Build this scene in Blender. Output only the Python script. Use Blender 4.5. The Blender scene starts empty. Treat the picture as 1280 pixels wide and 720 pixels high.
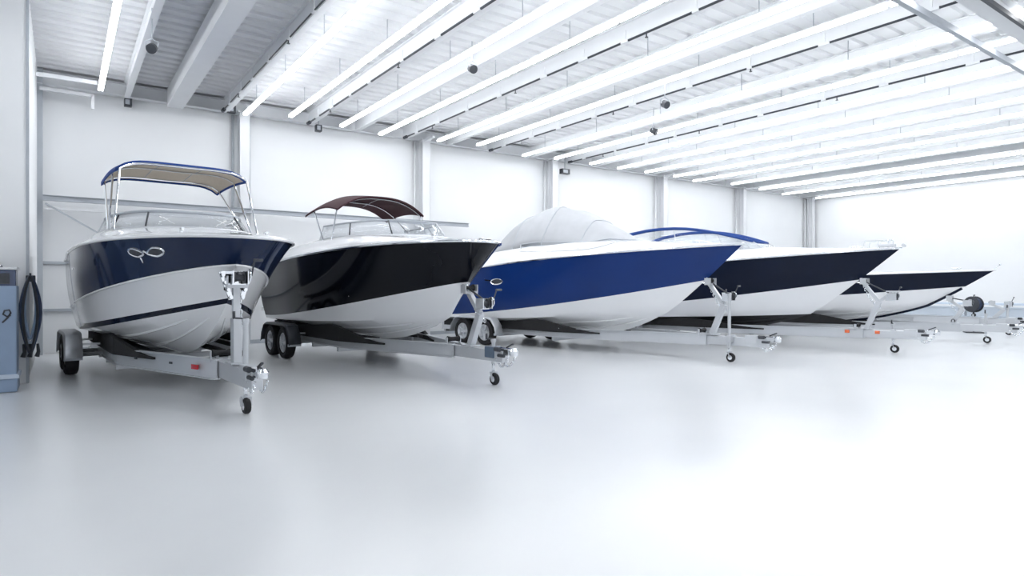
import bpy, bmesh, math, random
from mathutils import Vector, Matrix
random.seed(7)
PI = math.pi
COL = bpy.context.scene.collection

# ------------------------------------------------------------------ camera frame -> room frame
F = 790.0; HZ = 358.0; CAMH = 1.5
DX, DY = 0.5797, 0.8148           # camera forward in room axes
def spot(px, Z, h=0.0):
    X = (px-640)/F*Z
    return Vector((X*DY + Z*DX, -X*DX + Z*DY, h))

# ------------------------------------------------------------------ materials
MATS = {}
def mat(name, col, rough=0.5, metal=0.0, coat=0.0, noise=0.0, nscale=8.0, bump=0.0, emit=None, estr=0.0,
        trans=0.0, alpha=1.0, ior=1.45, rvar=0.0):
    if name in MATS: return MATS[name]
    m = bpy.data.materials.new(name); m.use_nodes = True
    nt = m.node_tree; b = nt.nodes['Principled BSDF']
    b.inputs['Base Color'].default_value = (*col, 1)
    b.inputs['Roughness'].default_value = rough
    b.inputs['Metallic'].default_value = metal
    b.inputs['Coat Weight'].default_value = coat
    b.inputs['Coat Roughness'].default_value = 0.05
    b.inputs['IOR'].default_value = ior
    b.inputs['Transmission Weight'].default_value = trans
    b.inputs['Alpha'].default_value = alpha
    if emit:
        b.inputs['Emission Color'].default_value = (*emit, 1)
        b.inputs['Emission Strength'].default_value = estr
    if noise or bump or rvar:
        tc = nt.nodes.new('ShaderNodeTexCoord'); nz = nt.nodes.new('ShaderNodeTexNoise')
        nz.inputs['Scale'].default_value = nscale; nz.inputs['Detail'].default_value = 5
        nt.links.new(tc.outputs['Object'], nz.inputs['Vector'])
        if noise:
            r = nt.nodes.new('ShaderNodeValToRGB')
            a = [max(0, c*(1-noise)) for c in col]; d = [min(1, c*(1+noise)) for c in col]
            r.color_ramp.elements[0].color = (*a, 1); r.color_ramp.elements[1].color = (*d, 1)
            r.color_ramp.elements[0].position = .3; r.color_ramp.elements[1].position = .7
            nt.links.new(nz.outputs['Fac'], r.inputs['Fac']); nt.links.new(r.outputs['Color'], b.inputs['Base Color'])
        if bump:
            bp = nt.nodes.new('ShaderNodeBump'); bp.inputs['Strength'].default_value = bump
            bp.inputs['Distance'].default_value = .01
            nt.links.new(nz.outputs['Fac'], bp.inputs['Height']); nt.links.new(bp.outputs['Normal'], b.inputs['Normal'])
        if rvar:
            mr = nt.nodes.new('ShaderNodeMapRange')
            mr.inputs['To Min'].default_value = max(0, rough-rvar); mr.inputs['To Max'].default_value = rough+rvar
            nt.links.new(nz.outputs['Fac'], mr.inputs['Value']); nt.links.new(mr.outputs['Result'], b.inputs['Roughness'])
    MATS[name] = m
    return m
M_wall = mat('wall paint', (.80, .815, .83), .55, noise=.02, nscale=.6)
M_ceil = mat('ceiling sheet', (.67, .685, .70), .6, noise=.03, nscale=.5)
M_beam = mat('painted steel', (.71, .725, .745), .5, noise=.02, nscale=2)
M_bgrey = mat('grey steel', (.42, .45, .49), .5, noise=.06, nscale=3)
M_dark = mat('dark steel', (.045, .05, .06), .45, noise=.2, nscale=6)
M_white = mat('white gelcoat', (.80, .81, .83), .16, coat=.6, noise=.015, nscale=1.5)
M_navy = mat('navy gelcoat', (.010, .020, .056), .08, ior=1.30, noise=.08, nscale=1)
M_black = mat('black gelcoat', (.004, .005, .009), .08, ior=1.25, noise=.1, nscale=1)
M_blue = mat('blue gelcoat', (.007, .032, .155), .1, ior=1.30, noise=.06, nscale=1)
M_midn = mat('midnight gelcoat', (.005, .009, .024), .08, ior=1.25, noise=.1, nscale=1)
M_anti = mat('black bottom paint', (.012, .013, .016), .5, noise=.2, nscale=4)
M_alu = mat('brushed aluminium', (.60, .62, .65), .36, metal=.5, noise=.015, nscale=3)
M_galv = mat('galvanised steel', (.56, .58, .61), .4, metal=.45, noise=.02, nscale=4)
M_chrome = mat('chrome', (.78, .8, .83), .08, metal=1.0, noise=.03, nscale=5)
M_rubber = mat('rubber', (.014, .014, .016), .75, noise=.25, nscale=18, bump=.2)
M_carpet = mat('bunk carpet', (.02, .02, .022), .95, noise=.3, nscale=60, bump=.4)
M_red = mat('red lens', (.55, .012, .018), .2, coat=.5, noise=.1, nscale=40)
M_orange = mat('orange lens', (.75, .16, .06), .25, coat=.4, noise=.1, nscale=40)
M_canv_b = mat('blue canvas', (.014, .055, .24), .8, noise=.12, nscale=30, bump=.2)
M_canv_m = mat('maroon canvas', (.045, .014, .02), .8, noise=.2, nscale=30, bump=.2)
M_tan = mat('tan canvas lining', (.62, .545, .45), .85, noise=.04, nscale=30, bump=.1)
M_cover = mat('pale cover cloth', (.46, .475, .50), .8, noise=.06, nscale=2.5, bump=.15)
M_vinyl = mat('seat vinyl', (.72, .71, .68), .5, noise=.03, nscale=9, bump=.1)
M_cabin = mat('machine paint', (.27, .36, .50), .4, noise=.04, nscale=4)
M_cabd = mat('machine dark panel', (.03, .055, .13), .2, coat=.5, noise=.1, nscale=4)
M_paleb = mat('pale blue plastic', (.55, .63, .74), .45, noise=.04, nscale=4)
M_skirt = mat('blue grey wall panel', (.50, .56, .63), .5, noise=.04, nscale=2)
M_hose = mat('dark blue hose', (.03, .05, .11), .35, coat=.2, noise=.15, nscale=12)
M_slate = mat('slate plastic', (.10, .14, .20), .4, noise=.1, nscale=12)
M_lamp = mat('lamp diffuser', (.9, .9, .9), .5, emit=(.965, .98, 1.0), estr=12, noise=.01, nscale=3)

def glass_mat():
    m = bpy.data.materials.new('tinted glass'); m.use_nodes = True; nt = m.node_tree
    for n in list(nt.nodes):
        if n.type != 'OUTPUT_MATERIAL': nt.nodes.remove(n)
    out = [n for n in nt.nodes if n.type == 'OUTPUT_MATERIAL'][0]
    t = nt.nodes.new('ShaderNodeBsdfTransparent'); t.inputs['Color'].default_value = (.955, .965, .975, 1)
    g = nt.nodes.new('ShaderNodeBsdfGlossy'); g.inputs['Roughness'].default_value = .03
    lw = nt.nodes.new('ShaderNodeLayerWeight'); lw.inputs['Blend'].default_value = .5
    pw = nt.nodes.new('ShaderNodeMath'); pw.operation = 'POWER'; pw.inputs[1].default_value = 4.0
    fr = nt.nodes.new('ShaderNodeMath'); fr.operation = 'MULTIPLY_ADD'; fr.inputs[1].default_value = .5; fr.inputs[2].default_value = .035
    nt.links.new(lw.outputs['Facing'], pw.inputs[0]); nt.links.new(pw.outputs[0], fr.inputs[0])
    mx = nt.nodes.new('ShaderNodeMixShader')
    nt.links.new(fr.outputs[0], mx.inputs[0]); nt.links.new(t.outputs[0], mx.inputs[1]); nt.links.new(g.outputs[0], mx.inputs[2])
    nt.links.new(mx.outputs[0], out.inputs['Surface'])
    return m
M_glass = glass_mat()

def floor_mat():
    m = bpy.data.materials.new('polished epoxy floor'); m.use_nodes = True; nt = m.node_tree
    b = nt.nodes['Principled BSDF']; L = nt.links.new
    tc = nt.nodes.new('ShaderNodeTexCoord')
    n1 = nt.nodes.new('ShaderNodeTexNoise'); n1.inputs['Scale'].default_value = .35; n1.inputs['Detail'].default_value = 6
    n2 = nt.nodes.new('ShaderNodeTexNoise'); n2.inputs['Scale'].default_value = .8; n2.inputs['Detail'].default_value = 3
    L(tc.outputs['Object'], n1.inputs['Vector']); L(tc.outputs['Object'], n2.inputs['Vector'])
    r1 = nt.nodes.new('ShaderNodeValToRGB')
    r1.color_ramp.elements[0].color = (.73, .75, .772, 1); r1.color_ramp.elements[0].position = .3
    r1.color_ramp.elements[1].color = (.80, .815, .83, 1); r1.color_ramp.elements[1].position = .7
    L(n1.outputs['Fac'], r1.inputs['Fac']); L(r1.outputs['Color'], b.inputs['Base Color'])
    mr = nt.nodes.new('ShaderNodeMapRange'); mr.inputs['To Min'].default_value = .27; mr.inputs['To Max'].default_value = .31
    L(n2.outputs['Fac'], mr.inputs['Value']); L(mr.outputs['Result'], b.inputs['Roughness'])
    b.inputs['Coat Weight'].default_value = .45; b.inputs['Coat Roughness'].default_value = .2
    bp = nt.nodes.new('ShaderNodeBump'); bp.inputs['Strength'].default_value = 0.0; bp.inputs['Distance'].default_value = .02
    L(n2.outputs['Fac'], bp.inputs['Height']); L(bp.outputs['Normal'], b.inputs['Normal'])
    return m
M_floor = floor_mat()

# ------------------------------------------------------------------ mesh builder
class MB:
    def __init__(s): s.bm = bmesh.new(); s.mi = 0
    def _tag(s, faces, smooth=False):
        for f in faces: f.material_index = s.mi; f.smooth = smooth
    def box(s, c, d, rot=None, bev=0.0):
        tmp = bmesh.new(); bmesh.ops.create_cube(tmp, size=1.0)
        bmesh.ops.scale(tmp, vec=Vector(d), verts=tmp.verts)
        if bev > 0: bmesh.ops.bevel(tmp, geom=list(tmp.edges), offset=bev, segments=2, affect='EDGES', profile=.7)
        mtx = Matrix.Translation(Vector(c)) @ (rot.to_4x4() if rot else Matrix.Identity(4))
        bmesh.ops.transform(tmp, matrix=mtx, verts=tmp.verts)
        s.merge(tmp); return s
    def merge(s, tmp, smooth=False):
        vm = {}
        for v in tmp.verts: vm[v] = s.bm.verts.new(v.co)
        for f in tmp.faces:
            try:
                nf = s.bm.faces.new([vm[v] for v in f.verts]); nf.material_index = s.mi; nf.smooth = smooth or f.smooth
            except ValueError: pass
        tmp.free()
    def bar(s, a, b, w, h, up=Vector((0, 0, 1)), bev=0.0):
        a = Vector(a); b = Vector(b); d = b-a; L = d.length; x = d.normalized()
        y = up.cross(x)
        if y.length < 1e-4: y = Vector((0, 1, 0)).cross(x)
        y.normalize(); z = x.cross(y)
        R = Matrix((x, y, z)).transposed()
        return s.box((a+b)/2, (L, w, h), R, bev)
    def ibeam(s, a, b, w, h, t=.012, up=Vector((0, 0, 1))):
        a = Vector(a); b = Vector(b)
        s.bar(a, b, t, h-2*t-.002); o = Vector((0, 0, h/2-t/2))
        s.bar(a+o, b+o, w, t); s.bar(a-o, b-o, w, t); return s
    def tube(s, pts, r, n=8, cap=True, closed=False):
        pts = [Vector(p) for p in pts]; rs = r if isinstance(r, (list, tuple)) else [r]*len(pts)
        rings = []; prev = None
        N = len(pts)
        for i, p in enumerate(pts):
            if closed: d = pts[(i+1) % N]-pts[i-1]
            else: d = (pts[min(i+1, N-1)]-pts[max(i-1, 0)])
            d.normalize()
            if prev is None:
                u = d.cross(Vector((0, 0, 1)))
                if u.length < 1e-3: u = d.cross(Vector((0, 1, 0)))
            else: u = prev - d*prev.dot(d)
            u.normalize(); prev = u; w = d.cross(u)
            rings.append([s.bm.verts.new(p+(u*math.cos(2*PI*k/n)+w*math.sin(2*PI*k/n))*rs[i]) for k in range(n)])
        fs = []
        R = N if closed else N-1
        for i in range(R):
            a = rings[i]; b = rings[(i+1) % N]
            for k in range(n): fs.append(s.bm.faces.new((a[k], a[(k+1) % n], b[(k+1) % n], b[k])))
        s._tag(fs, True)
        if cap and not closed:
            s._tag([s.bm.faces.new(list(reversed(rings[0]))), s.bm.faces.new(rings[-1])])
        return s
    def lathe(s, prof, axis_o, axis_d, n=24):
        o = Vector(axis_o); d = Vector(axis_d).normalized()
        u = d.orthogonal().normalized(); w = d.cross(u); rings = []
        for (h, r) in prof:
            if r < 1e-5: rings.append([s.bm.verts.new(o+d*h)])
            else: rings.append([s.bm.verts.new(o+d*h+(u*math.cos(2*PI*k/n)+w*math.sin(2*PI*k/n))*r) for k in range(n)])
        fs = []
        for a, b in zip(rings, rings[1:]):
            for k in range(n):
                k2 = (k+1) % n
                if len(a) == 1 and len(b) == 1: continue
                if len(a) == 1: fs.append(s.bm.faces.new((a[0], b[k2], b[k])))
                elif len(b) == 1: fs.append(s.bm.faces.new((a[k], a[k2], b[0])))
                else: fs.append(s.bm.faces.new((a[k], a[k2], b[k2], b[k])))
        s._tag(fs, True); return s
    def grid(s, rows, mats=None, smooth=True, flip=False):
        vs = [[s.bm.verts.new(p) for p in r] for r in rows]
        for i in range(len(vs)-1):
            for j in range(len(vs[i])-1):
                q = [vs[i][j], vs[i][j+1], vs[i+1][j+1], vs[i+1][j]]
                if flip: q.reverse()
                try:
                    f = s.bm.faces.new(q); f.smooth = smooth; f.material_index = mats(i, j) if mats else s.mi
                except ValueError: pass
        return vs
    def poly(s, pts, ext=None):
        a = [s.bm.verts.new(p) for p in pts]; fs = [s.bm.faces.new(a)]
        if ext:
            e = Vector(ext); b = [s.bm.verts.new(Vector(p)+e) for p in pts]
            fs.append(s.bm.faces.new(list(reversed(b))))
            n = len(a)
            for i in range(n): fs.append(s.bm.faces.new((a[(i+1) % n], a[i], b[i], b[(i+1) % n])))
        s._tag(fs); return s
    def build(s, name, mats, parent=None, sharp=math.radians(32), merge=False, solid=0, loc=None):
        if merge: bmesh.ops.remove_doubles(s.bm, verts=s.bm.verts, dist=1e-4)
        bmesh.ops.recalc_face_normals(s.bm, faces=s.bm.faces)
        for e in s.bm.edges:
            if len(e.link_faces) == 2 and e.calc_face_angle(0) > sharp: e.smooth = False
        me = bpy.data.meshes.new(name); s.bm.to_mesh(me); s.bm.free()
        for m in (mats if isinstance(mats, (list, tuple)) else [mats]): me.materials.append(m)
        o = bpy.data.objects.new(name, me); COL.objects.link(o)
        if loc is not None: o.location = loc
        if parent: o.parent = parent
        if solid:
            md = o.modifiers.new('thickness', 'SOLIDIFY'); md.thickness = solid; md.offset = 0
        return o
def thing(name, label, cat, loc=(0, 0, 0), rz=0, group=None):
    o = bpy.data.objects.new(name, None); COL.objects.link(o); o.location = loc; o.rotation_euler = (0, 0, rz)
    o.empty_display_size = .2
    o['label'] = label; o['category'] = cat
    if group: o['group'] = group
    return o
def tag(o, label, cat, group=None):
    o['label'] = label; o['category'] = cat
    if group: o['group'] = group
    return o
def struct(o): o['kind'] = 'structure'; return o
def smooth01(t): t = max(0, min(1, t)); return t*t*(3-2*t)

# ------------------------------------------------------------------ room
QE, PB, HC = 31.0, 17.5, 6.3
trim_n = [0]
def trim(mb, m):
    trim_n[0] += 1
    return struct(mb.build('trim_%d' % trim_n[0], m))
m = MB(); m.box(((QE-8)/2+1, (PB-12)/2, -.1), (QE+12, PB+14, .2)); struct(m.build('floor', M_floor))
# ceiling: corrugated deck, ribs run along the back wall
m = MB(); pts = []
p = -7.0; k = 0
prof = []
while p < PB:
    prof += [(p, HC), (p+.20, HC), (p+.225, HC-.045), (p+.295, HC-.045), (p+.32, HC)]
    p += .34
rows = [[(-4.6, a, b) for a, b in prof], [(QE, a, b) for a, b in prof]]
m.grid(rows, smooth=False)
m.box(((QE-4.6)/2, (PB-7)/2, HC+.1), (QE+4.6, PB+7, .12)); struct(m.build('ceiling', M_ceil))
# back wall with horizontal cladding seams
def clad_wall(name, a, b, n, seams, thick=.2, H=HC+.1):
    a = Vector(a); b = Vector(b); n = Vector(n)
    mb = MB(); zs = [0]+seams+[H]
    for z0, z1 in zip(zs, zs[1:]):
        mb.bar(a+n*(-thick/2)+Vector((0, 0, (z0+z1)/2)), b+n*(-thick/2)+Vector((0, 0, (z0+z1)/2)), thick, z1-z0-.012)
    mb.bar(a+n*(-thick/2-.02)+Vector((0, 0, H/2)), b+n*(-thick/2-.02)+Vector((0, 0, H/2)), thick, H)
    return struct(mb.build(name, M_wall))
clad_wall('wall_back', (-.6, PB, 0), (QE+.2, PB, 0), (0, -1, 0), [.97, 2.03])
clad_wall('wall_right', (QE, PB+.2, 0), (QE, -7, 0), (-1, 0, 0), [1.05])
PF = 12.35
m = MB(); m.box((-2.5, (PF+PB+.2)/2, (HC+.1)/2), (4.1, PB+.2-PF, HC+.1)); struct(m.build('wall_left', M_wall))
m = MB(); m.box((-4.7, (PF-7)/2, (HC+.1)/2), (.2, PF+7, HC+.1)); struct(m.build('wall_side', M_wall))
# edge channel on the corner of the left wall and steel post at the room corner
m = MB(); m.box((-.44, PF+.05, 3.15), (.035, .14, 6.3)); trim(m, M_bgrey)
m = MB(); m.box((-.40, PB-.25, 3.15), (.10, .10, 6.3)); trim(m, M_bgrey)
# baseboards
m = MB(); m.box((QE/2, PB-.02, .05), (QE, .04, .1), bev=.005); struct(m.build('baseboard_back', M_bgrey))
m = MB(); m.box((QE-.03, 5, .3), (.05, 24.6, .6), bev=.005); m.box((QE-.05, 5, .63), (.1, 24.6, .05)); struct(m.build('baseboard_right', M_skirt))
# columns against the back wall
colq = [3.79, 8.96, 14.0, 19.7, 25.0, 30.7]
for i, q in enumerate(colq):
    m = MB(); h = 5.95
    m.box((q, PB-.30, h/2), (.014, .24, h)); m.box((q, PB-.17, h/2), (.24, .016, h)); m.box((q, PB-.43, h/2), (.24, .016, h))
    m.box((q, PB-.3, .012), (.34, .38, .024)); m.box((q, PB-.3, h-.02), (.34, .38, .04))
    m.bar((q, PB-.40, h-.05), (q, PB-.9, h+.0), .1, .08)
    trim(m, M_beam)
    m = MB(); m.tube([(q-.22, PB-.12, .02), (q-.22, PB-.12, 5.9)], .035, 10); trim(m, M_bgrey if i == 0 else M_beam)
    m = MB(); m.box((q+.125, PB-.43, 2.97), (.012, .03, 5.9)); trim(m, M_bgrey if i == 0 else M_beam)
# eave beam at the top of back wall
m = MB(); m.ibeam((-.45, PB-.2, 6.08), (QE, PB-.2, 6.08), .2, .3); trim(m, M_beam)
m = MB(); m.ibeam((QE-.2, PB-.4, 6.0), (QE-.2, -6, 6.0), .2, .3); trim(m, M_beam)
# girt rail and pipe along the back wall with diagonal brace in first bay
m = MB(); m.ibeam((-.35, PB-.52, 3.42), (10.4, PB-.52, 3.42), .1, .12); trim(m, M_bgrey)
m = MB(); m.bar((-.3, PB-.50, 3.30), (1.3, PB-.50, 2.3), .035, .035); trim(m, M_bgrey)
m = MB(); m.box((1.7, PB-.49, 3.2), (4.0, .04, .06)); trim(m, M_beam)
for z in (.97, 2.03):
    m = MB(); m.box((1.7, PB-.04, z), (4.1, .07, .06)); trim(m, M_bgrey)
# purlins under the roof
P0, P1 = 3.3, 17.2
purl = [1.22, 2.2, 3.35, 5.45, 6.75, 8.25, 9.72, 11.2, 12.95, 14.5, 15.8, 17.2, 18.7, 20.3, 22.1, 23.7, 25.0, 26.5, 28.2, 29.6]
for q in purl:
    m = MB(); hh = .36 if q != 2.2 else .42; w = .12 if q != 2.2 else .34
    if q == 2.2: m.box((q, 6, 5.98), (w, 22, hh))
    else: m.ibeam((q, -6, 6.0+.05), (q, PB-.35, 6.05), w, hh, .014)
    trim(m, M_beam)
# portal rafters carrying them (running along the room)
m = MB(); m.ibeam((-4.5, 3.55, 5.72), (QE-.1, 3.55, 5.72), .22, .34, .03); trim(m, M_beam)
m = MB(); m.box((QE/2, 3.39, 5.55), (QE-1, .05, .07)); trim(m, M_dark)
m = MB(); m.box((QE/2-1, 4.25, 5.70), (QE-3, .08, .1)); trim(m, M_bgrey)
for z, pp in ((5.75, 16.9), (5.45, 16.9)):
    m = MB(); m.bar((-.4, pp-2.2*(z < 5.6), z), (.55, pp-2.2*(z < 5.6), z), .06, .07)
    if z > 5.6: m.bar((.55, pp, z), (.55, pp, z-.3), .06, .06)
    trim(m, M_beam)

# strip lights
lq = [.68, 3.72, 4.7, 6.1, 7.32, 9.05, 10.3, 12.35, 13.5, 15.1, 16.5, 17.9, 19.5, 21.0, 22.9, 25.2, 27.4, 29.9]
ordn = ['first', 'second', 'third', 'fourth', 'fifth', 'sixth', 'seventh', 'eighth', 'ninth', 'tenth', 'eleventh', 'twelfth',
        'thirteenth', 'fourteenth', 'fifteenth', 'sixteenth', 'seventeenth', 'last']
SEG = 2.35
lm = MB(); lm.box((0, 0, 0), (.10, SEG-.06, .05), bev=.012); tube0 = lm.build('lamp_tube', M_lamp)
hm = MB(); hm.box((0, 0, 0), (.07, SEG-.02, .035)); house0 = hm.build('lamp_housing', M_beam)
cm = MB(); cm.tube([(0, 0, 0), (0, 0, .38)], .008, 6); hang0 = cm.build('hanger', M_bgrey)
first = True
for i, q in enumerate(lq):
    where = ('far left over the tall canopy boat' if i == 0 else 'row %s from the left' % ordn[i])
    r = thing('strip_light', 'long glowing white strip light under the ceiling, ' + where, 'strip light', (q, 0, 5.80), 0, 'strip lights under the roof')
    ns = 6 if i != 0 else 4
    for k in range(ns):
        y = PB-1.0-SEG/2-k*SEG + (0.25 if i % 3 == 1 else 0) - (.2 if i % 4 == 2 else 0)
        for src, dz in ((tube0, 0), (house0, .045)):
            o = src if first else src.copy()
            if not first: COL.objects.link(o)
            o.parent = r; o.location = (0, y, dz)
        o = hang0 if first else hang0.copy()
        if not first: COL.objects.link(o)
        o.parent = r; o.location = (0, y, .06)
        first = False
for q in (-2.2,):  # added fill row out of view, brightens the left wall
    r = thing('strip_light', 'unseen fill strip light added in front of the left wall, above the service cabinet', 'strip light', (q, 0, 5.80), 0, 'strip lights under the roof')
    for k in range(3):
        for src, dz in ((tube0, 0), (house0, .045), (hang0, .06)):
            o = src.copy(); COL.objects.link(o); o.parent = r; o.location = (0, 9.6-k*SEG, dz)
# dark service pipes with pale clamps
pq = [3.2, 5.28, 8.06, 11.02, 14.3]
for i, q in enumerate(pq):
    r = thing('sprinkler_pipe', 'thin dark pipe with white clamps hung below a ceiling beam, %s from the left' % ordn[i], 'pipe',
              (q, 0, 5.80), 0, 'dark pipes under the roof')
    m = MB(); m.tube([(0, PB-.8, 0), (0, 3.6 if i else 5.2, 0)], .021 if i else .015, 8); m.build('pipe', M_dark, r)
    y = PB-1.6
    while y > 4:
        m = MB(); L = random.uniform(.10, .26)
        m.box((0, y, -.0), (.06, L, .055), bev=.008); m.bar((0, y, .02), (0, y, .2), .015, .03, up=Vector((0, 1, 0)))
        m.build('clamp', M_beam, r); y -= random.uniform(1.0, 1.7)
    m = MB(); m.lathe([(0, .0), (0, .045), (.16, .045), (.16, .0)], (0, PB-.95, 0), (0, 1, 0), 12); m.build('end_valve', M_dark, r)
    for y in (15, 11.2, 7.4):
        m = MB(); m.tube([(0, y, -.02), (0, y, -.075)], .012, 6); m.lathe([(0, 0), (0, .028), (.008, .028), (.008, 0)], (0, y, -.085), (0, 0, 1), 10)
        m.build('sprinkler_head', M_dark, r)
# hanging spotlights
def spotlight(px, py, h, label):
    Z = (h-CAMH)*F/(HZ-py); P = spot(px, Z)
    r = thing('hanging_spotlight', label, 'spotlight', (P.x, P.y, h), random.uniform(-.6, .6), 'small dark ceiling spotlights')
    m = MB(); m.lathe([(0, 0), (0, .05), (.03, .075), (.16, .08), (.17, .07), (.165, 0)], (0, .07, -.02), (0, -1, -.5), 16); m.build('lamp_head', M_dark, r)
    m = MB(); m.tube([(-.09, 0, -.05), (-.09, 0, .05), (0, 0, .09), (.09, 0, .05), (.09, 0, -.05)], .009, 6)
    m.tube([(0, 0, .09), (0, 0, 6.05-h if h > 5.4 else .5)], .009, 6); m.build('bracket', M_bgrey, r)
spotlight(190, 56, 5.45, 'small dark spotlight hanging from the ceiling near the first strip light at left')
spotlight(590, 82, 5.6, 'small dark spotlight hanging from the ceiling above the maroon canopy boat')
spotlight(831, 127, 5.4, 'upper of two small dark spotlights hanging above the bright blue boat')
spotlight(817, 161, 5.35, 'lower of two small dark spotlights hanging above the bright blue boat')
# cable boxes at column heads
def wallbox(px, Z, h, name, label, w=.2):
    P = spot(px, Z)
    r = thing(name, label, 'speaker' if 'speaker' in name else 'box', (P.x, P.y, h), 0)
    m = MB(); m.box((0, 0, 0), (w, .16, .18), bev=.015); m.build('housing', M_dark, r)
    m = MB(); m.box((-w*.1, -.086, 0), (w*.55, .02, .11), bev=.004); m.build('front_panel', M_bgrey, r)
    m = MB(); m.tube([(0, 0, .08), (0, 0, HC-.03-h)], .015, 6); m.tube([(0, .0, .06), (0, .12, .06)], .02, 6); m.build('bracket', M_bgrey, r)
wallbox(289, 15.9, 5.95, 'junction_box', 'dark junction box at the top of the column behind the tall canopy boat')
wallbox(160, 14.8, 5.8, 'motion_sensor', 'small dark box under the ceiling right of the first strip light', .16)
wallbox(398, 17.2, 5.8, 'cable_box', 'small dark box under the roof edge above the maroon canopy boat', .16)
wallbox(706, 22.3, 5.55, 'wall_speaker', 'dark speaker under the roof edge above the covered bright blue boat', .36)

# ------------------------------------------------------------------ boats
class Boat:
    def __init__(s, **k): s.__dict__.update(k)
    def shape(s, u, n, u0):
        if u <= u0: return .93+.07*smooth01(u/u0)
        return 1-((u-u0)/(1-u0))**n
    def ys(s, u): return s.B*max(0, s.shape(u, s.n, .33))**(s.m if u > .33 else 1)
    def yc(s, u): return s.B*.86*s.shape(u, s.nc, .28)
    def zs(s, u): return s.s0+(s.s1-s.s0)*u**1.3 + s.hump*math.sin(PI*u**.9)
    def zc(s, u): return s.c0+(s.c1-s.c0)*u**2.1
    def zk(s, u): return s.k+(s.c1-s.k)*max(0, (u-s.ku)/(1-s.ku))**s.kn
    def zb(s, u): return s.b0+(s.b1-s.b0)*u**s.bp
    def xend(s, z): return s.xc+(s.L-s.xc)*max(0, (z-s.c1)/(s.s1-s.c1))**.92
    def side(s, u, zf, ze):
        """point on the port topside: zf(u) height function, ze end height"""
        z = zf; f = (z-s.zc(u))/(s.zs(u)-s.zc(u)); f = max(0, min(1, f))
        y = s.yc(u)+(s.ys(u)-s.yc(u))*f**(1+.7*u)
        y += .05*math.sin(PI*f)*(1-u)
        return Vector((u*s.xend(ze), y, z))
    def deckz(s, x, y):
        u = max(0, min(.999, x/s.L)); hb = max(.02, s.ys(u)); v = min(1, abs(y)/hb)
        side = s.coam*smooth01((1-u)/.55)*(.8+.2*smooth01((1-v)/.3))
        rise = side*smooth01((1-v)/.22)
        return s.zs(u)+.035+rise+s.crown*(1-v*v)*smooth01((1-u)/.35)

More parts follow.
